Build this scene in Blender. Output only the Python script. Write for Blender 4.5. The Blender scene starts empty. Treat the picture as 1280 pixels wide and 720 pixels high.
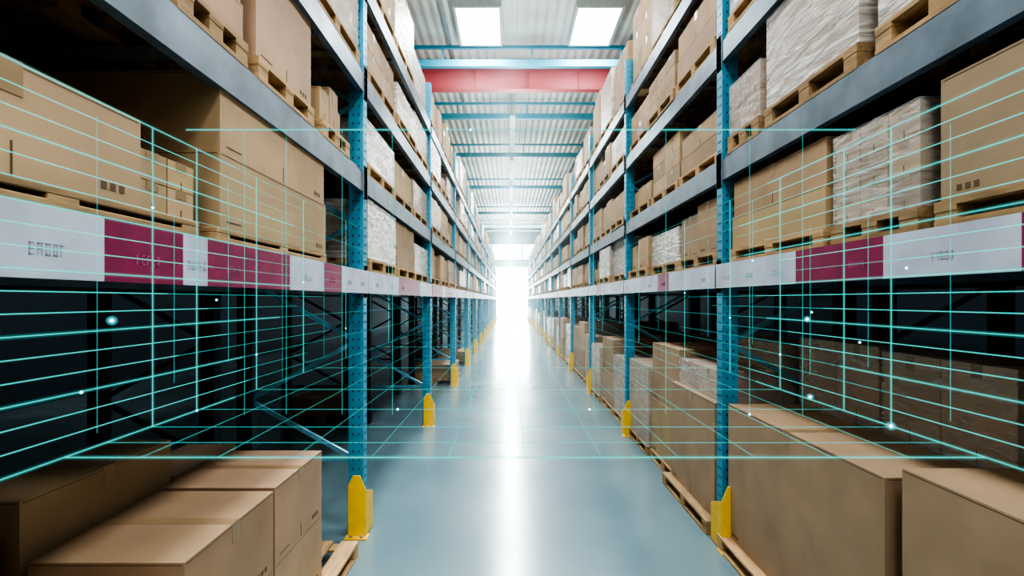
import bpy, bmesh, random, math
from mathutils import Vector, Matrix
random.seed(7)
scene = bpy.context.scene
EYE = 2.0
XL, XR = -1.27, 1.74      # aisle faces of the racks
DEPTH = 1.1

# ------------------------------------------------------------------ materials
def new_mat(name):
    m = bpy.data.materials.new(name); m.use_nodes = True
    nt = m.node_tree; b = nt.nodes['Principled BSDF']
    return m, nt, b

def simple(name, col, rough=0.5, metal=0.0, noise=0.12, scale=12.0, bump=0.0):
    m, nt, b = new_mat(name)
    tc = nt.nodes.new('ShaderNodeTexCoord')
    n = nt.nodes.new('ShaderNodeTexNoise'); n.inputs['Scale'].default_value = scale
    n.inputs['Detail'].default_value = 5
    nt.links.new(tc.outputs['Object'], n.inputs['Vector'])
    r = nt.nodes.new('ShaderNodeValToRGB')
    r.color_ramp.elements[0].position = 0.3; r.color_ramp.elements[1].position = 0.75
    r.color_ramp.elements[0].color = tuple(c*(1-noise) for c in col)+(1,)
    r.color_ramp.elements[1].color = tuple(min(1, c*(1+noise)) for c in col)+(1,)
    nt.links.new(n.outputs['Fac'], r.inputs['Fac'])
    nt.links.new(r.outputs['Color'], b.inputs['Base Color'])
    b.inputs['Roughness'].default_value = rough
    b.inputs['Metallic'].default_value = metal
    return m

def tinted(name, col, rough, scale, bump, stretch=(1, 1, 1), noise=0.1):
    m, nt, b = new_mat(name)
    tc = nt.nodes.new('ShaderNodeTexCoord')
    mp = nt.nodes.new('ShaderNodeMapping'); mp.inputs['Scale'].default_value = stretch
    nt.links.new(tc.outputs['Object'], mp.inputs['Vector'])
    n = nt.nodes.new('ShaderNodeTexNoise'); n.inputs['Scale'].default_value = scale; n.inputs['Detail'].default_value = 6
    nt.links.new(mp.outputs['Vector'], n.inputs['Vector'])
    r = nt.nodes.new('ShaderNodeValToRGB')
    r.color_ramp.elements[0].position = 0.3; r.color_ramp.elements[1].position = 0.7
    r.color_ramp.elements[0].color = tuple(c*(1-noise) for c in col)+(1,)
    r.color_ramp.elements[1].color = tuple(min(1, c*(1+noise)) for c in col)+(1,)
    nt.links.new(n.outputs['Fac'], r.inputs['Fac'])
    at = nt.nodes.new('ShaderNodeAttribute'); at.attribute_name = 'tint'
    mx = nt.nodes.new('ShaderNodeMix'); mx.data_type = 'RGBA'; mx.blend_type = 'MULTIPLY'
    mx.inputs[0].default_value = 1.0
    nt.links.new(r.outputs['Color'], mx.inputs[6]); nt.links.new(at.outputs['Color'], mx.inputs[7])
    nt.links.new(mx.outputs[2], b.inputs['Base Color'])
    b.inputs['Roughness'].default_value = rough
    bp = nt.nodes.new('ShaderNodeBump'); bp.inputs['Strength'].default_value = bump; bp.inputs['Distance'].default_value = 0.02
    nt.links.new(n.outputs['Fac'], bp.inputs['Height']); nt.links.new(bp.outputs['Normal'], b.inputs['Normal'])
    return m

M = {}
M['card'] = tinted('cardboard', (0.40, 0.262, 0.150), 0.72, 3.0, 0.06, noise=.14)
M['tape'] = simple('packing_tape', (0.31, 0.20, 0.11), 0.3, 0, 0.05)
M['seam'] = simple('flap_seam', (0.10, 0.06, 0.03), 0.9)
M['print'] = simple('printed_ink', (0.12, 0.07, 0.04), 0.8)
M['wood'] = tinted('pallet_wood', (0.40, 0.25, 0.12), 0.8, 5.0, 0.2, (6, 1, 6), 0.3)
M['blue'] = simple('rack_upright_blue_paint', (0.04, 0.29, 0.44), 0.4, 0.2, 0.15)
M['brace'] = simple('rack_brace_paint', (0.15, 0.40, 0.54), 0.4, 0.3, 0.15)
M['navy'] = simple('rack_paint_in_shade', (0.008, 0.03, 0.05), 0.6, 0.1, 0.15)  # near-black rack colour, the shade of the deep bays painted in
M['grey'] = simple('rack_beam_grey_steel', (0.16, 0.21, 0.26), 0.4, 0.5, 0.3, 5)
M['white'] = simple('label_white', (0.50, 0.52, 0.62), 0.5, 0, 0.2, 3)
M['frame'] = simple('skylight_kerb', (0.45, 0.5, 0.5), 0.6)
M['maroon'] = simple('label_maroon', (0.25, 0.012, 0.07), 0.45, 0, 0.2)
M['pink'] = simple('label_faded_print', (0.40, 0.10, 0.20), 0.6, 0, 0.2)
M['ink'] = simple('label_faded_ink', (0.30, 0.32, 0.40), 0.6, 0, 0.2)
M['dark'] = simple('dark_holes', (0.01, 0.015, 0.02), 0.8)
M['yellow'] = simple('guard_yellow_paint', (0.78, 0.48, 0.02), 0.45, 0, 0.1)
M['red'] = simple('roof_girder_red_paint', (0.50, 0.07, 0.09), 0.5, 0, 0.08)
M['teal'] = simple('roof_truss_blue_paint', (0.02, 0.30, 0.44), 0.5, 0, 0.1)
M['galv'] = simple('galvanised_steel', (0.30, 0.35, 0.38), 0.4, 0.6, 0.15)

def film(name, alpha, col):
    m, nt, b = new_mat(name)
    tc = nt.nodes.new('ShaderNodeTexCoord')
    mp = nt.nodes.new('ShaderNodeMapping'); mp.inputs['Scale'].default_value = (1, 1, 5)
    mp.inputs['Rotation'].default_value = (0.25, 0.1, 0)
    nt.links.new(tc.outputs['Object'], mp.inputs['Vector'])
    n = nt.nodes.new('ShaderNodeTexNoise'); n.inputs['Scale'].default_value = 4.5; n.inputs['Detail'].default_value = 8
    n.inputs['Distortion'].default_value = 1.2
    nt.links.new(mp.outputs['Vector'], n.inputs['Vector'])
    mr = nt.nodes.new('ShaderNodeMapRange')
    mr.inputs[1].default_value = 0.35; mr.inputs[2].default_value = 0.7
    mr.inputs[3].default_value = alpha*0.5; mr.inputs[4].default_value = min(1, alpha*1.6)
    nt.links.new(n.outputs['Fac'], mr.inputs[0]); nt.links.new(mr.outputs[0], b.inputs['Alpha'])
    b.inputs['Base Color'].default_value = col+(1,)
    b.inputs['Roughness'].default_value = 0.22
    bp = nt.nodes.new('ShaderNodeBump'); bp.inputs['Strength'].default_value = 0.7; bp.inputs['Distance'].default_value = 0.03
    nt.links.new(n.outputs['Fac'], bp.inputs['Height']); nt.links.new(bp.outputs['Normal'], b.inputs['Normal'])
    return m
M['film'] = film('stretch_film', 0.28, (0.72, 0.72, 0.72))
M['filmw'] = film('stretch_film_white', 0.55, (0.74, 0.72, 0.70))
KEYS = list(M.keys())

def emis(name, col, s):
    m = bpy.data.materials.new(name); m.use_nodes = True
    nt = m.node_tree; nt.nodes.clear()
    o = nt.nodes.new('ShaderNodeOutputMaterial'); e = nt.nodes.new('ShaderNodeEmission')
    e.inputs[0].default_value = col+(1,); e.inputs[1].default_value = s
    nt.links.new(e.outputs[0], o.inputs[0]); return m
def glow(name, col, s, fac):
    m = bpy.data.materials.new(name); m.use_nodes = True
    nt = m.node_tree; nt.nodes.clear()
    o_ = nt.nodes.new('ShaderNodeOutputMaterial'); e = nt.nodes.new('ShaderNodeEmission'); t_ = nt.nodes.new('ShaderNodeBsdfTransparent'); mx = nt.nodes.new('ShaderNodeMixShader')
    e.inputs[0].default_value = col+(1,); e.inputs[1].default_value = s
    mx.inputs[0].default_value = fac
    nt.links.new(t_.outputs[0], mx.inputs[1]); nt.links.new(e.outputs[0], mx.inputs[2]); nt.links.new(mx.outputs[0], o_.inputs[0])
    return m

# ------------------------------------------------------------------ mesh builder
class MB:
    def __init__(s): s.v = []; s.f = []; s.m = []; s.t = []
    def quadbox(s, c, mat, tint=(1, 1, 1)):
        i = len(s.v); s.v += [tuple(p) for p in c]
        for q in ((0, 3, 2, 1), (4, 5, 6, 7), (0, 1, 5, 4), (1, 2, 6, 5), (2, 3, 7, 6), (3, 0, 4, 7)):
            s.f.append(tuple(i+k for k in q)); s.m.append(mat); s.t.append(tint)
    def box(s, x0, x1, y0, y1, z0, z1, mat, tint=(1, 1, 1)):
        if x0 > x1: x0, x1 = x1, x0
        if y0 > y1: y0, y1 = y1, y0
        s.quadbox([(x0, y0, z0), (x1, y0, z0), (x1, y1, z0), (x0, y1, z0),
                   (x0, y0, z1), (x1, y0, z1), (x1, y1, z1), (x0, y1, z1)], mat, tint)
    def bar(s, a, b, w, h, mat):
        a = Vector(a); b = Vector(b); d = (b-a).normalized()
        up = Vector((0, 1, 0)) if abs(d.y) < 0.9 else Vector((0, 0, 1))
        u = d.cross(up).normalized()*w/2; v = d.cross(u).normalized()*h/2
        s.quadbox([a-u-v, a+u-v, a+u+v, a-u+v, b-u-v, b+u-v, b+u+v, b-u+v], mat)
    def prism(s, prof, y0, y1, mat):
        n = len(prof); i = len(s.v)
        s.v += [(p[0], y0, p[1]) for p in prof]+[(p[0], y1, p[1]) for p in prof]
        s.f.append(tuple(range(i, i+n))); s.f.append(tuple(range(i+2*n-1, i+n-1, -1)))
        s.m += [mat]*2; s.t += [(1, 1, 1)]*2
        for k in range(n):
            s.f.append((i+(k+1) % n, i+k, i+n+k, i+n+(k+1) % n)); s.m.append(mat); s.t.append((1, 1, 1))
    def obj(s, name, bevel=0, parent=None):
        if not s.v: return None
        c = Vector(((min(p[0] for p in s.v)+max(p[0] for p in s.v))/2,
                    (min(p[1] for p in s.v)+max(p[1] for p in s.v))/2, min(p[2] for p in s.v)))
        me = bpy.data.meshes.new(name)
        me.from_pydata([tuple(Vector(p)-c) for p in s.v], [], s.f)
        used = sorted(set(s.m), key=KEYS.index)
        for k in used: me.materials.append(M[k])
        me.polygons.foreach_set('material_index', [used.index(k) for k in s.m])
        at = me.color_attributes.new('tint', 'FLOAT_COLOR', 'CORNER')
        data = []
        for p, t in zip(me.polygons, s.t): data += [t[0], t[1], t[2], 1.0]*p.loop_total
        at.data.foreach_set('color', data)
        me.update()
        o = bpy.data.objects.new(name, me); scene.collection.objects.link(o); o.location = c
        if bevel:
            b = o.modifiers.new('bevel', 'BEVEL'); b.width = bevel; b.segments = 2; b.limit_method = 'ANGLE'
        if parent: o.parent = parent
        return o

def tint(kind=None):
    if kind == 'pale': b = random.uniform(1.15, 1.45); return (b, b*1.08, b*1.25)
    b = random.uniform(0.75, 1.15)
    return (b, b*random.uniform(0.95, 1.05), b*random.uniform(0.88, 1.12))

# ------------------------------------------------------------------ cartons / pallets
def carton(mb, x0, x1, y0, y1, z0, z1, s, near, tt=None, tape=True):
    if x0 > x1: x0, x1 = x1, x0
    t = tt or tint()
    mb.box(x0, x1, y0, y1, z0, z1, 'card', t)
    e = 0.0016
    xf = x1 if s < 0 else x0
    o = -s*e
    if tape:
        ym = (y0+y1)/2; w = 0.03
        mb.box(x0-e, x1+e, ym-w, ym+w, z1, z1+e, 'tape')
        d = min(0.09, (z1-z0)*0.3)
        mb.box(xf, xf+o, ym-w, ym+w, z1-d, z1+e, 'tape')
        mb.box(xf, xf+o*0.8, ym-0.003, ym+0.003, z0+0.002, z0+d, 'seam')
    if near:
        mb.box(x0+0.01, x1-0.01, y0-e*0.7, y0, z1-0.012, z1-0.009, 'seam')
        mb.box(xf, xf+o*0.6, y0+0.01, y1-0.01, z1-0.012, z1-0.009, 'seam')
        if (z1-z0) > 0.28 and (y1-y0) > 0.35:
            a = y1-0.07
            for k in range(3):
                mb.box(xf, xf+o*0.7, a-0.035*k-0.022, a-0.035*k, z0+0.03, z0+0.055, 'print')
            mb.box(xf, xf+o*0.7, y0+0.05, y0+0.17, z0+0.03, z0+0.036, 'print')

def carton_grid(mb, x0, x1, y0, y1, z0, z1, s, ny, nz, near, pale=False, nx=2):
    g = 0.004
    if x0 > x1: x0, x1 = x1, x0
    for a in range(nx):
        for b in range(ny):
            for c in range(nz):
                t = tint('pale' if pale else None)
                xa = x0+(x1-x0)*a/nx; xb = x0+(x1-x0)*(a+1)/nx
                ya = y0+(y1-y0)*b/ny; yb = y0+(y1-y0)*(b+1)/ny
                za = z0+(z1-z0)*c/nz; zb = z0+(z1-z0)*(c+1)/nz
                j = random.uniform(0, 0.008)
                carton(mb, xa+g+j*0.3, xb-g-j*0.3, ya+g, yb-g, za+0.0015, zb-0.0015, s, False, t, near)

def pallet(mb, x0, x1, y0, y1, z, h=0.12):
    if x0 > x1: x0, x1 = x1, x0
    t = random.uniform(0.8, 1.15); T = (t, t, t*0.95)
    th = 0.022
    n = 6; w = (x1-x0)
    bw = w/n*0.72
    for k in range(n):
        xa = x0+(w-bw)*k/(n-1)
        v = t*random.uniform(0.85, 1.1)
        mb.box(xa, xa+bw, y0, y1, z+h-th, z+h, 'wood', (v, v, v))
    for k in range(3):
        ya = y0+(y1-y0-0.1)*k/2
        mb.box(x0, x1, ya, ya+0.1, z+h-2*th, z+h-th-0.0005, 'wood', T)
        for q in range(3):
            xa = x0+(w-0.11)*q/2
            mb.box(xa+0.002, xa+0.108, ya+0.002, ya+0.098, z+th, z+h-2*th-0.0005, 'wood', T)
    for q in range(3):
        xa = x0+(w-0.11)*q/2
        mb.box(xa, xa+0.11, y0, y1, z, z+th-0.0005, 'wood', T)

def load(z, y0, y1, xf, s, kind, h, near, inset=0.03, depth=1.0, ph=0.12):
    P = MB(); G = MB()
    a = xf+s*inset; b = a+s*depth
    pallet(P, a-s*0.02, b, y0, y1, z, ph)
    zb = z+ph+0.001; zt = zb+h
    if kind == 'single': carton(G, a, b, y0+.01, y1-.01, zb, zt, s, near)
    elif kind == 'two':
        m = zb+h*0.48
        carton(G, a, b, y0+.01, y1-.01, zb, m, s, near, None, False)
        carton(G, a+s*.01, b, y0+.015, y1-.015, m+.002, zt, s, near)
    elif kind == 'pair':
        m = (y0+y1)/2
        carton(G, a, b, y0+.01, m-.006, zb, zt, s, near)
        carton(G, a+s*random.uniform(0, .05), b, m+.006, y1-.01, zb, zb+h*random.uniform(.75, 1), s, near)
    elif kind == 'grid':
        carton_grid(G, a, b, y0+.01, y1-.01, zb, zt, s, random.choice([2, 3]), random.choice([2, 2, 3]), near)
    elif kind in ('wrap', 'wrapw'):
        carton_grid(G, a, b, y0+.01, y1-.01, zb, zt, s, random.choice([2, 3]), random.choice([2, 3]), near, kind == 'wrapw')
        F = 'film' if kind == 'wrap' else 'filmw'
        G.box(min(a, b)-.006, max(a, b)+.006, y0+.003, y1-.003, zb+.002, zt+.006, F)
    elif kind == 'steps':
        n = 3; L = (y1-y0)/n
        for k in range(n):
            hh = h*random.uniform(.45, 1)
            carton(G, a+s*random.uniform(0, .06), b, y0+L*k+.008, y0+L*(k+1)-.008, zb, zb+hh, s, near)
    return P, G

KIND = ['single', 'two', 'pair', 'grid', 'wrap', 'wrapw', 'steps', 'two', 'pair', 'grid', 'wrapw']
NAMES = {'single': 'cardboard_box', 'two': 'cardboard_box_stack', 'pair': 'cardboard_box_stack', 'grid': 'carton_stack',
         'wrap': 'shrink_wrapped_carton_stack', 'wrapw': 'shrink_wrapped_carton_stack', 'steps': 'cardboard_box_stack'}
def put(spec, near=True):
    P, G = load(**spec, near=near)
    P.obj('wooden_pallet'); G.obj(NAMES[spec['kind']], bevel=0.006 if near else 0)

# ------------------------------------------------------------------ racks
def rack(name, xf, s, posts, tops, ztop, labels=None, bh=0.19, um='blue', bm_='grey'):
    root = bpy.data.objects.new(name, None); scene.collection.objects.link(root)
    U = MB(); B = MB(); L = MB(); H = MB(); R = MB()
    pw = 0.13; pd = 0.10
    br = 'brace' if um == 'blue' else um
    for i, py in enumerate(posts):
        for k, xp in enumerate((xf, xf+s*(DEPTH-pw))):
            mt = um if k == 0 else 'navy'  # rear posts take the colour darkened for shade
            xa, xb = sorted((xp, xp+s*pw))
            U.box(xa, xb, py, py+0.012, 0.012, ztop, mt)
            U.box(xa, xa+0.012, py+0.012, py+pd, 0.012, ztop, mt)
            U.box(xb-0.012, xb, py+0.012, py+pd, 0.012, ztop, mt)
            U.box(xa-0.02, xb+0.02, py-0.03, py+pd+0.03, 0, 0.012, 'galv')
            if py < 12:
                z = 0.15
                while z < ztop-0.1:
                    for q in (0.3, 0.7):
                        xc = xa+pw*q
                        H.box(xc-0.005, xc+0.005, py-0.0015, py, z, z+0.018, 'dark')
                    if k == 0:
                        H.box(xf-s*0.0015, xf, py+0.03, py+0.04, z, z+0.018, 'dark')
                        H.box(xf-s*0.0015, xf, py+0.065, py+0.075, z, z+0.018, 'dark')
                    z += 0.075
        x1 = xf+s*pw*0.6; x2 = xf+s*(DEPTH-pw*0.6)
        z = 0.60; flip = False
        R.bar((x1, py+.05, z), (x2, py+.05, z), .035, .03, br)
        while z < ztop-0.6:
            a = (x2 if flip else x1, py+.05, z); b = (x1 if flip else x2, py+.05, z+0.52)
            R.bar(a, b, .035, .03, br); z += 0.52; flip = not flip
        R.bar((x1, py+.05, z), (x2, py+.05, z), .035, .03, br)
    for i in range(len(posts)-1):
        ya = posts[i]+pd; yb = posts[i+1]
        for li, zt in enumerate(tops):
            for k, xp in enumerate((xf, xf+s*(DEPTH-0.05))):
                xa, xb = sorted((xp, xp+s*0.05))
                B.box(xa, xb, ya, yb, zt-bh, zt-0.03, bm_)
                B.box(min(xa, xb)+(0.0 if s < 0 else 0.012), max(xa, xb)-(0.012 if s < 0 else 0), ya, yb, zt-0.03, zt, bm_)
                if k == 0:
                    xo = xf-s*0.006
                    for yc in (ya-pd+0.004, yb):
                        B.box(min(xo, xf), max(xo, xf), yc, yc+pd-0.004, zt-bh-0.05, zt+0.04, bm_)
                        for q in range(3):
                            H.box(xo, xo-s*0.004, yc+0.03, yc+0.05, zt-bh+0.01+q*0.06, zt-bh+0.03+q*0.06, 'dark')
            n = 4
            for q in range(1, n+1):
                yc = ya+(yb-ya)*q/(n+1)
                B.box(xf+s*.05, xf+s*(DEPTH-.05), yc-.02, yc+.02, zt-.07, zt-.03, 'galv' if um == 'blue' else 'navy')
    if labels:
        zt = tops[0]
        for (ya, yb, k) in labels:
            xo = xf-s*0.012
            L.box(xf-s*0.0065, xo, ya, yb, zt-bh-0.012, zt-0.004, k)
            x2 = xo-s*0.0006
            ink = 'pink' if k == 'maroon' else 'ink'
            n = max(1, int((yb-ya)/0.33))
            for q in range(n):
                yc = ya+(yb-ya)*(q+.5)/n
                if random.random() < .45: continue
                yy = yc-.05; zb_ = zt-bh+.05
                while yy < yc+.05:
                    w = random.uniform(.012, .018); hh = .034; t = .004
                    L.box(xo, x2, yy, yy+t, zb_, zb_+hh, ink)
                    for st in (0, .5, 1):
                        if random.random() < .65: L.box(xo, x2, yy, yy+w, zb_+(hh-t)*st, zb_+(hh-t)*st+t, ink)
                    if random.random() < .5: L.box(xo, x2, yy+w-t, yy+w, zb_, zb_+hh, ink)
                    yy += w+.008
    U.obj('uprights', parent=root); B.obj('beams', parent=root); R.obj('braces', parent=root)
    H.obj('slots', parent=root)
    L.obj('beam_labels', parent=root)
    return root

LS, RS = 3.55, 3.25
postsL = [4.17+LS*i for i in range(-2, 13)]
postsR = [3.93+RS*i for i in range(-2, 14)]
topsL = [2.26, 3.13, 4.0, 4.87]
topsR = [2.30, 3.17, 4.14, 5.05]
lab = [(.75, 1.49, 'white'), (1.49, 1.85, 'maroon'), (1.85, 2.0, 'white'), (2.0, 2.75, 'maroon'), (2.75, 3.25, 'white'), (3.25, 3.6, 'maroon'), (3.6, 4.27, 'white')]
labR = [(.85, 1.62, 'maroon'), (1.62, 2.22, 'white'), (2.22, 2.9, 'maroon'), (2.9, 4.02, 'white')]
def morelabels(posts, y):
    out = []
    for i in range(len(posts)-1):
        if posts[i] < y: continue
        a = posts[i]+.12; b = posts[i+1]+.08
        k = a
        while k < b-.1:
            w = min(b-k, random.uniform(.4, .9)); c = random.choice(['white', 'white', 'white', 'white', 'maroon'])
            out.append((k, k+w, c)); k += w
    return out
rack('pallet_rack', XL, -1, postsL, topsL, 5.5, lab+morelabels(postsL, 4))
rack('pallet_rack', XR, 1, postsR, topsR, 5.6, labR+morelabels(postsR, 3.8))
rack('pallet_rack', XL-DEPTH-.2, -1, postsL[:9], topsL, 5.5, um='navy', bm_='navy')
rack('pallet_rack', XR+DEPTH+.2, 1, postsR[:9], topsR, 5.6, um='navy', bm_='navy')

# ------------------------------------------------------------------ specified near loads, left
def box_obj(x0, x1, y0, y1, z0, z1, s, name='cardboard_box', tape=True, tt=None):
    g = MB(); carton(g, x0, x1, y0, y1, z0, z1, s, True, tt, tape); return g.obj(name, bevel=0.006)
def pal_obj(x0, x1, y0, y1, z, h=.12):
    p = MB(); pallet(p, x0, x1, y0, y1, z, h); return p.obj('wooden_pallet', bevel=0.003)

a = XL-.01
z = topsL[0]; PH = 0.06
pal_obj(a, a-1.0, .78, 1.98, z, PH); pal_obj(a, a-1.0, 2.10, 3.36, z, PH)
zb = z+PH+.001
box_obj(a, a-.95, .80, 1.665, zb, zb+.30, -1)
gg = MB(); carton_grid(gg, a-.02, a-.9, 1.675, 1.985, zb, zb+.22, -1, 2, 2, True); gg.obj('carton_stack', bevel=.004)
box_obj(a, a-.98, 2.12, 3.34, zb, zb+.34, -1, tape=False)
box_obj(a-.005, a-.98, 2.13, 3.32, zb+.342, zb+.70, -1)
z = topsL[1]
for (y0, y1, kind, h) in ((.75, 1.75, 'pair', .5), (1.85, 2.35, 'two', .38), (2.45, 3.15, 'single', .6), (3.3, 3.85, 'steps', .35)):
    put(dict(z=z, y0=y0, y1=y1, xf=XL, s=-1, kind=kind, h=h))
for lv in (2, 3):
    for k in range(3):
        y0 = .8+k*1.13
        put(dict(z=topsL[lv], y0=y0, y1=y0+1.05, xf=XL, s=-1, kind=random.choice(KIND), h=random.uniform(.4, .62)))
pal_obj(a+.06, a-1.0, .7, 1.8, 0); pal_obj(a+.10, a-1.0, 1.88, 3.75, 0)
zb = .121
H1 = .965
def two_high(x0, x1, y0, y1, h, s):
    m = zb+(h-zb)*.5
    box_obj(x0, x1, y0, y1, zb, m-.001, s, tape=False); box_obj(x0, x1, y0, y1, m+.001, h, s)
two_high(a, a-.62, 1.89, 2.60, H1, -1)
two_high(a, a-.62, 2.62, 3.27, H1+.01, -1)
two_high(a, a-.62, 1.05, 1.78, H1-.15, -1)
box_obj(a-.66, a-1.0, 1.0, 1.79, zb, 1.10, -1)
box_obj(a-.66, a-1.0, 1.9, 2.75, zb, 1.20, -1)
box_obj(a-.66, a-1.0, 2.78, 3.4, zb, .98, -1)

# ------------------------------------------------------------------ specified near loads, right
b_ = XR+.01
z = topsR[0]
for (y0, y1, kind, h) in ((.9, 1.98, 'single', .5), (2.06, 2.62, 'wrap', .47), (2.68, 3.82, 'two', .52)):
    put(dict(z=z, y0=y0, y1=y1, xf=XR, s=1, kind=kind, h=h, ph=.1))
z = topsR[1]
for (y0, y1, kind, h) in ((.85, 1.55, 'wrapw', .6), (1.62, 2.3, 'wrapw', .6), (2.42, 3.3, 'wrapw', .62), (3.38, 3.86, 'wrap', .4)):
    put(dict(z=z, y0=y0, y1=y1, xf=XR, s=1, kind=kind, h=h, ph=.13))
for lv in (2, 3):
    for k in range(3):
        y0 = .85+k*1.02
        put(dict(z=topsR[lv], y0=y0, y1=y0+.96, xf=XR, s=1, kind=random.choice(['wrapw', 'two', 'pair', 'wrap']), h=random.uniform(.5, .7)))
pal_obj(b_-.08, b_+1.0, .9, 2.16, 0); pal_obj(b_-.08, b_+1.0, 2.22, 3.88, 0); pal_obj(b_-.08, b_+1.0, 4.08, 5.25, 0)
G8 = (.85, .86, .9)
box_obj(b_, b_+.55, 1.0, 2.14, zb, 1.25, 1, tt=G8)
box_obj(b_, b_+.55, 2.24, 3.84, zb, 1.17, 1, tt=G8)
box_obj(b_, b_+.55, 4.10, 5.2, zb, 1.12, 1, tt=G8)
for (y0, y1, h) in ((1.0, 2.1, 1.62), (2.2, 3.0, 1.68), (3.03, 3.85, 1.70), (4.1, 5.2, 1.62)):
    g = MB(); carton_grid(g, b_+.58, b_+1.0, y0, y1, zb, h, 1, 2, 3, True, pale=True, nx=1)  # pale tint lifts the back row, standing in for light on it
    g.box(b_+.574, b_+1.006, y0, y1, zb+.002, h+.006, 'film'); g.obj('shrink_wrapped_carton_stack', bevel=.003)

# ------------------------------------------------------------------ random fill for the rest
def fill(xf, s, posts, tops, start, near_y, side, prob=1.0, skipground=False):
    for i in range(len(posts)-1):
        ya = posts[i]+.16; yb = posts[i+1]-.05
        if start[0] <= i < start[1]: continue
        near = 3 < posts[i] < near_y
        P = MB(); G = MB()
        for lv, zt in enumerate([0]+tops):
            n = 3; Lw = (yb-ya)/n
            for k in range(n):
                if random.random() > prob: continue
                y0 = ya+Lw*k+.02; y1 = ya+Lw*(k+1)-.02
                kind = random.choice(KIND)
                h = random.uniform(.36, .58)
                if lv == len(tops): h = random.uniform(.5, 1.0)
                if lv == 0:
                    if skipground and (random.random() < .7 or i < 3): continue
                    h = random.uniform(.25, .5) if side == 'L' else random.uniform(.9, 1.35)
                    kind = random.choice(['pair', 'grid', 'two']) if side == 'L' else random.choice(['two', 'grid', 'wrap', 'wrap'])
                sp = dict(z=zt, y0=y0, y1=y1, xf=xf, s=s, kind=kind, h=h, inset=random.uniform(.01, .08))
                if near:
                    put(sp)
                else:
                    p, g = load(**sp, near=False)
                    for src, dst in ((p, P), (g, G)):
                        o = len(dst.v); dst.v += src.v; dst.f += [tuple(q+o for q in f) for f in src.f]; dst.m += src.m; dst.t += src.t
        P.obj('wooden_pallet_row'); G.obj('pallet_goods_row')
fill(XL, -1, postsL, topsL, (1, 2), 11, 'L', skipground=True)
fill(XR, 1, postsR, topsR, (1, 2), 10, 'R')
fill(XL-DEPTH-.2, -1, postsL[:9], topsL, (99, 99), 0, 'L', prob=.6, skipground=True)
fill(XR+DEPTH+.2, 1, postsR[:9], topsR, (99, 99), 0, 'R', prob=.7)

# ------------------------------------------------------------------ yellow upright guards
def guard(xf, s, py):
    g = MB()
    t = .012; h = .52
    xi = xf-s*.06
    xo = xf+s*.09
    y0 = py-.13; y1 = py-.02
    pts = [(xi, .012), (xo, .012), (xo, h-.08), (xo-s*.04, h), (xi+s*.05, h), (xi, h-.12)]
    if s > 0: pts = pts[::-1]
    g.prism(pts, y0, y0+t, 'yellow')
    xa, xb = sorted((xi, xi+s*t))
    g.quadbox([(xa, y0+t, .012), (xb, y0+t, .012), (xb, y1+.1, .012), (xa, y1+.1, .012),
               (xa, y0+t, h-.12), (xb, y0+t, h-.12), (xb, y1+.1, h-.2), (xa, y1+.1, h-.2)], 'yellow')
    g.box(min(xi, xo)-.02, max(xi, xo)+.02, y0-.05, y0+.05, 0, .012, 'yellow')
    for q in (.2, .8):
        xc = xi+(xo-xi)*q; g.box(xc-.012, xc+.012, y0-.035, y0-.012, .012, .028, 'galv')
    g.obj('upright_guard', bevel=.003)
for p in postsL: guard(XL, -1, p)
for p in postsR: guard(XR, 1, p)

# ------------------------------------------------------------------ room shell
Y0, Y1 = -8.0, 50.0; X0, X1 = -9.0, 9.5; ZC = 9.0
def plane(name, co, mat):
    me = bpy.data.meshes.new(name); me.from_pydata(co, [], [(0, 1, 2, 3)]); me.materials.append(mat)
    o = bpy.data.objects.new(name, me); scene.collection.objects.link(o); return o

m, nt, bs = new_mat('polished_concrete')
tc = nt.nodes.new('ShaderNodeTexCoord')
n1 = nt.nodes.new('ShaderNodeTexNoise'); n1.inputs['Scale'].default_value = .8; n1.inputs['Detail'].default_value = 3
n2 = nt.nodes.new('ShaderNodeTexNoise'); n2.inputs['Scale'].default_value = 25
nt.links.new(tc.outputs['Object'], n1.inputs['Vector']); nt.links.new(tc.outputs['Object'], n2.inputs['Vector'])
r = nt.nodes.new('ShaderNodeValToRGB')
r.color_ramp.elements[0].position = .3; r.color_ramp.elements[0].color = (.12, .19, .22, 1)
r.color_ramp.elements[1].position = .75; r.color_ramp.elements[1].color = (.155, .235, .265, 1)
nt.links.new(n1.outputs['Fac'], r.inputs['Fac']); nt.links.new(r.outputs['Color'], bs.inputs['Base Color'])
mr = nt.nodes.new('ShaderNodeMapRange'); mr.inputs[3].default_value = .15; mr.inputs[4].default_value = .25
nt.links.new(n1.outputs['Fac'], mr.inputs[0]); nt.links.new(mr.outputs[0], bs.inputs['Roughness'])
bs.inputs['Specular IOR Level'].default_value = .95
bp = nt.nodes.new('ShaderNodeBump'); bp.inputs['Strength'].default_value = .03; bp.inputs['Distance'].default_value = .01
nt.links.new(n2.outputs['Fac'], bp.inputs['Height']); nt.links.new(bp.outputs['Normal'], bs.inputs['Normal'])
plane('floor', [(X0, Y0, 0), (X1, Y0, 0), (X1, Y1, 0), (X0, Y1, 0)], m)

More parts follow.
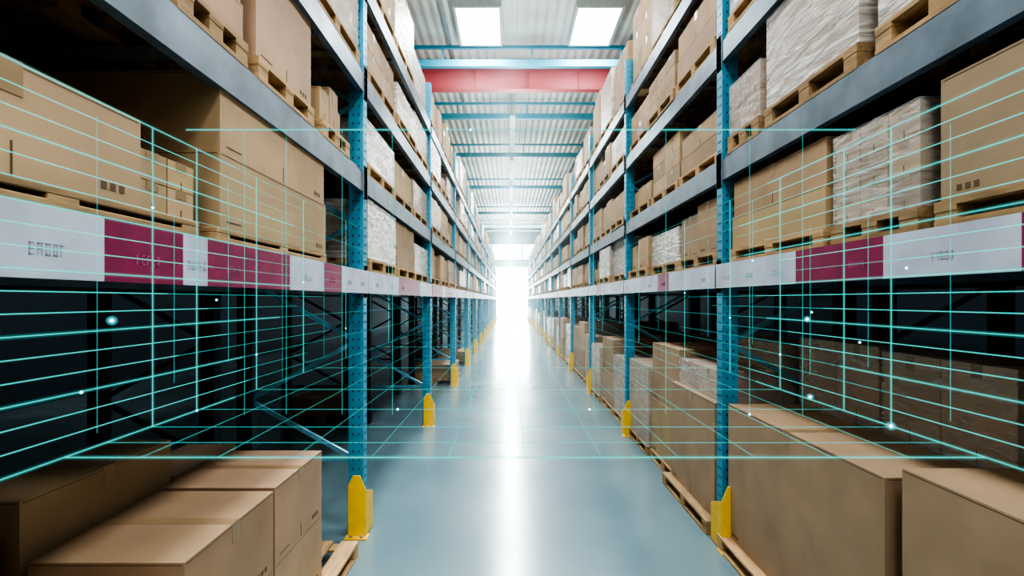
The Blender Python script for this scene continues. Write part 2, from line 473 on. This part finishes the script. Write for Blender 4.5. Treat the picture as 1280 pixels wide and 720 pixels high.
m, nt, bs = new_mat('corrugated_roof_sheet')
tc = nt.nodes.new('ShaderNodeTexCoord')
w = nt.nodes.new('ShaderNodeTexWave'); w.inputs['Scale'].default_value = 1.3; w.bands_direction = 'X'
nt.links.new(tc.outputs['Object'], w.inputs['Vector'])
n1 = nt.nodes.new('ShaderNodeTexNoise'); n1.inputs['Scale'].default_value = .6; nt.links.new(tc.outputs['Object'], n1.inputs['Vector'])
r = nt.nodes.new('ShaderNodeValToRGB')
r.color_ramp.elements[0].position = .3; r.color_ramp.elements[0].color = (.40, .43, .42, 1)
r.color_ramp.elements[1].position = .7; r.color_ramp.elements[1].color = (.66, .69, .67, 1)
nt.links.new(n1.outputs['Fac'], r.inputs['Fac']); nt.links.new(r.outputs['Color'], bs.inputs['Base Color'])
bp = nt.nodes.new('ShaderNodeBump'); bp.inputs['Strength'].default_value = .6; bp.inputs['Distance'].default_value = .05
nt.links.new(w.outputs['Fac'], bp.inputs['Height']); nt.links.new(bp.outputs['Normal'], bs.inputs['Normal'])
bs.inputs['Roughness'].default_value = .5
plane('ceiling', [(X0, Y0, ZC), (X0, Y1, ZC), (X1, Y1, ZC), (X1, Y0, ZC)], m)

darkwall = simple('wall_navy_panel', (.006, .018, .032), .8)
palewall = simple('wall_pale_panel', (.60, .68, .68), .6)
plane('wall_left', [(X0, Y0, 0), (X0, Y1, 0), (X0, Y1, ZC), (X0, Y0, ZC)], darkwall)
plane('wall_right', [(X1, Y0, 0), (X1, Y0, ZC), (X1, Y1, ZC), (X1, Y1, 0)], darkwall)
plane('wall_back', [(X0, Y0, 0), (X0, Y0, ZC), (X1, Y0, ZC), (X1, Y0, 0)], darkwall)
plane('wall_far', [(X0, Y1, 0), (X1, Y1, 0), (X1, Y1, ZC), (X0, Y1, ZC)], palewall)

M['day'] = emis('daylight_translucent_panel', (.9, 1, 1), 14); KEYS.append('day')
M['day2'] = emis('daylight_window', (.85, 1, 1), 4); KEYS.append('day2')
d = MB()
d.box(-1.6, 2.0, Y1-.06, Y1-.02, .0, 5.4, 'day')
for zz in (0.9, 1.8, 2.7, 3.6, 4.5): d.box(-1.6, 2.0, Y1-.075, Y1-.06, zz, zz+.03, 'galv')
d.box(-1.75, -1.6, Y1-.12, Y1-.01, 0, 5.55, 'galv'); d.box(2.0, 2.15, Y1-.12, Y1-.01, 0, 5.55, 'galv'); d.box(-1.6, 2.0, Y1-.12, Y1-.01, 5.4, 5.55, 'galv')
d.obj('door_1')
d = MB()
for k in range(7):
    xa = -5+k*1.6; d.box(xa, xa+1.45, Y1-.05, Y1-.02, 6.2, 7.8, 'day2')
d.box(-5.1, 6.2, Y1-.1, Y1-.01, 6.1, 6.2, 'teal'); d.box(-5.1, 6.2, Y1-.1, Y1-.01, 7.8, 7.9, 'teal')
d.obj('window_1')

def girder(y, zb, h, mat, name):
    g = MB(); g.box(X0, X1, y-.12, y+.12, zb, zb+.03, mat); g.box(X0, X1, y-.12, y+.12, zb+h-.03, zb+h, mat)
    g.box(X0, X1, y-.008, y+.008, zb+.03, zb+h-.03, mat)
    x = X0+.5
    while x < X1:
        g.box(x, x+.012, y-.1, y+.1, zb+.03, zb+h-.03, mat); x += 1.5
    g.obj(name)
girder(14, 8.1, .78, 'red', 'roof_girder')
def truss(y, zb=8.25, h=.5):
    g = MB()
    g.box(X0, X1, y-.07, y+.07, zb, zb+.18, 'teal')
    g.box(X0, X1, y-.04, y+.04, zb+h, zb+h+.08, 'teal')
    x = X0
    while x < X1-.9:
        g.box(x-.02, x+.02, y-.02, y+.02, zb+.18, zb+h, 'teal'); x += 2.4
    g.obj('roof_truss')
for y in (4.5, 12.9, 16.6, 21.0, 27, 35, 43): truss(y)
g = MB()
for x in (-4.5, -1.6, 3.2, 4.8):
    g.box(x-.03, x+.03, Y0, Y1, 8.85, 8.93, 'galv')
g.obj('roof_purlins')

# ------------------------------------------------------------------ lights
def area(name, loc, rot, sx, sy, power, col):
    l = bpy.data.lights.new(name, 'AREA'); l.shape = 'RECTANGLE'; l.size = sx; l.size_y = sy; l.energy = power; l.color = col
    o = bpy.data.objects.new(name, l); scene.collection.objects.link(o); o.location = loc; o.rotation_euler = rot; return o
M['sky'] = emis('skylight_translucent_panel', (.95, 1, 1), 14); KEYS.append('sky')
sk = MB()
for y in (-3, 2.0, 6.8, 11.9):
    for x in (-.75, 2.1):
        area('skylight_lamp', (x, y, 8.74), (0, 0, 0), 1.0, 1.6, 225, (.95, 1, 1))
        sk.box(x-.5, x+.5, y-.8, y+.8, 8.75, 8.78, 'sky')
        for q in (-.56, .5): sk.box(x+q, x+q+.06, y-.86, y+.86, 8.74, 8.995, 'frame')
        for q in (-.86, .8): sk.box(x-.5, x+.5, y+q, y+q+.06, 8.74, 8.995, 'frame')
sk.obj('skylight_1')
g = MB()
for y in (17.5, 22.5, 27.5, 32.5, 37.5, 43):  # strip lamps and housings added to draw a bright streak overhead
    area('streak_fill_lamp', (.1, y, 8.05), (0, 0, 0), .14, 3.2, 480, (.9, 1, 1))
    g.box(.01, .19, y-1.65, y+1.65, 8.06, 8.13, 'frame')
    for q in (-1.4, 1.4): g.box(.095, .105, y+q-.005, y+q+.005, 8.13, 8.99, 'galv')
g.obj('added_streak_strips')
area('front_fill_lamp', (0.2, -5.5, 5.2), (math.radians(68), 0, 0), 5, 2.5, 190, (1, .98, .95))  # added fill lamp behind the camera, brightens near box faces
for y in (2, 14, 26, 38):
    area('ceiling_fill_lamp', (0.2, y, 6.3), (math.pi, 0, 0), .3, 6, 160, (.85, 1, 1))  # added unseen lamps, aimed up to brighten the ceiling
area('loading_door_daylight', (0.2, Y1-.2, 2.6), (math.radians(-90), 0, 0), 3.5, 4, 1800, (.85, 1, 1))

# emission-only volume: bloom streak and far glow painted into the aisle air
m = bpy.data.materials.new('painted_glow_emission'); m.use_nodes = True
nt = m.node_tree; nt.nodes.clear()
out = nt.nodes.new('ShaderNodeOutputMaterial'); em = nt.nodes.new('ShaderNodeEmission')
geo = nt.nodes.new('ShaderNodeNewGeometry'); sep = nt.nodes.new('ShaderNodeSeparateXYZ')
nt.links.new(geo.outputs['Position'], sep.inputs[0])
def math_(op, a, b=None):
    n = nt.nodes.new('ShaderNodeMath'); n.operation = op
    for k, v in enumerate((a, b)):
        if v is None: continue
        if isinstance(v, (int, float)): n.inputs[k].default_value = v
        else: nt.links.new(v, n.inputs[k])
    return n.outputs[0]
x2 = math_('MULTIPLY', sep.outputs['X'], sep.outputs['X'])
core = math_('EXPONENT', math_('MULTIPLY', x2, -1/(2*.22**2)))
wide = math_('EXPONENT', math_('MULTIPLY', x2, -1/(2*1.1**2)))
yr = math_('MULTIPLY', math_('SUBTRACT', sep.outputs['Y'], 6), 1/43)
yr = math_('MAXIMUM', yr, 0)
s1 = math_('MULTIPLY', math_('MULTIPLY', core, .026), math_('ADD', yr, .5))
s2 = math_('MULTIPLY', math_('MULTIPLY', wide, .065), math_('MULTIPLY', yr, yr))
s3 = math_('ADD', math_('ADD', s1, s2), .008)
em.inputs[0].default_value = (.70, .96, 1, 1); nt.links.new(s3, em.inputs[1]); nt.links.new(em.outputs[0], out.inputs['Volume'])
g = MB(); M['glow_vol'] = m; KEYS.append('glow_vol')
g.box(-1.17, 1.62, 6, 49.8, .02, 8.0, 'glow_vol'); g.obj('painted_glow_volume')

# ------------------------------------------------------------------ hologram grid
CY = (.10, .80, .74)
def curve(name, depth, mat, parent=None):
    cu = bpy.data.curves.new(name, 'CURVE'); cu.dimensions = '3D'; cu.bevel_depth = depth; cu.bevel_resolution = 0
    cu.materials.append(mat); o = bpy.data.objects.new(name, cu); scene.collection.objects.link(o)
    if parent: o.parent = parent
    return o, cu
ho, c1 = curve('hologram_grid', .0013, glow('hologram_light', CY, 1.25, .6))
_, cf = curve('fine_lines', .0010, glow('hologram_light_faint', CY, 1.0, .38), ho)
_, c2 = curve('halo', .006, glow('hologram_halo', CY, .9, .07), ho)
def line(*pts, halo=False, fine=False):
    for cu in ((c1, c2) if halo else ((cf,) if fine else (c1,))):
        s_ = cu.splines.new('POLY'); s_.points.add(len(pts)-1)
        for p, q in zip(s_.points, pts): p.co = (q[0], q[1], q[2], 1)
HL, HR, HB, HT = -1.16, 1.24, 1.59, 2.56
n = 18
for k in range(n+1):
    zz = HB+(HT-HB)*k/n
    for X in (HL, HR):
        e1 = random.uniform(1.5, 2.6)
        line((X, .8, zz), (X, e1, zz), halo=k % 3 == 0)
        line((X, e1, zz), (X, 7.5 if k % 3 == 0 else e1+random.uniform(.5, 1.6), zz), fine=True)
for y in (1.56, 1.78, 2.2, 2.7, 3.4, 4.6, 6.4):
    for X in (HL, HR): line((X, y, HB), (X, y, HT), halo=y < 3)
for y in (1.35, 1.66, 1.98, 2.45, 3.0, 4.0, 5.4):
    for X in (HL, HR):
        za = random.uniform(HB, HB+.2); line((X, y, za), (X, y, random.uniform(2.2, HT)), fine=True)
for k in range(13):
    xx = HL+(HR-HL)*k/12
    line((xx, 1.25, HB), (xx, 7.5, HB), fine=True)
for y in (1.38, 1.55, 1.8, 2.2, 2.9, 4.2): line((HL, y, HB), (HR, y, HB), fine=True)
line((HL, 1.25, HB), (HR, 1.25, HB), halo=True)
line((HL, 1.72, 2.61), (HR, 1.72, 2.61), halo=True)
for xx in (-.42, -.14, .3, .56, .86, 1.05, -.8, -.95, -.6): line((xx, 1.72, HB), (xx, 1.72, 2.61), fine=True)
NC = glow('hologram_node_core', (.5, .95, 1), 9, 1.0); NH = glow('hologram_node_halo', (.12, .8, 1), 1.4, .13)
me = bpy.data.meshes.new('nodes'); bm = bmesh.new()
def orb(c, rad, mi):
    g_ = bmesh.ops.create_icosphere(bm, subdivisions=2, radius=rad, matrix=Matrix.Translation(c))
    for v in g_['verts']:
        for f in v.link_faces: f.material_index = mi
spots = [(HL, 1.4, 1.94), (HL, 1.56, 2.3), (HL, 2.2, 1.75), (HL, 1.78, 1.59), (HL, 2.7, 2.1), (HR, 1.56, 1.59), (HR, 2.0, 1.92), (HR, 1.98, 1.6),
         (HR, 2.7, 1.9), (HR, 2.2, 1.75), (HR, 1.97, 1.95), (.86, 1.72, 1.59), (.3, 1.8, 1.59), (-.42, 1.8, 1.59), (-.14, 1.72, 2.61), (HR, 3.4, 2.05), (HL, 3.4, 1.8),
         (HR, 1.7, 1.85), (HR, 1.5, 2.1), (HL, 1.3, 1.75), (HL, 1.9, 2.0), (HR, 2.45, 2.2)]
for i, c in enumerate(spots):
    b = i in (0, 5, 6, 7)
    orb(c, .005 if b else .003, 0); orb(c, .009 if b else .006, 1)
    if b: orb(c, .014, 1)
bm.to_mesh(me); me.materials.append(NC); me.materials.append(NH)
hn = bpy.data.objects.new('nodes', me); scene.collection.objects.link(hn); hn.parent = ho

# ------------------------------------------------------------------ world, camera
w = bpy.data.worlds.new('world'); scene.world = w; w.use_nodes = True
w.node_tree.nodes['Background'].inputs[0].default_value = (.3, .6, .7, 1); w.node_tree.nodes['Background'].inputs[1].default_value = .3
c = bpy.data.cameras.new('camera'); co = bpy.data.objects.new('camera', c); scene.collection.objects.link(co)
co.location = (0, 0, EYE); co.rotation_euler = (math.radians(90), 0, 0)
c.sensor_width = 36; c.lens = 36*600/1280; c.shift_x = 3/1280; c.shift_y = 15/1280; c.clip_start = .05; c.clip_end = 200
c.dof.use_dof = True; c.dof.focus_distance = 3.2; c.dof.aperture_fstop = 3.2
scene.camera = co
scene.view_settings.view_transform = 'AgX'
scene.view_settings.look = 'AgX - High Contrast'
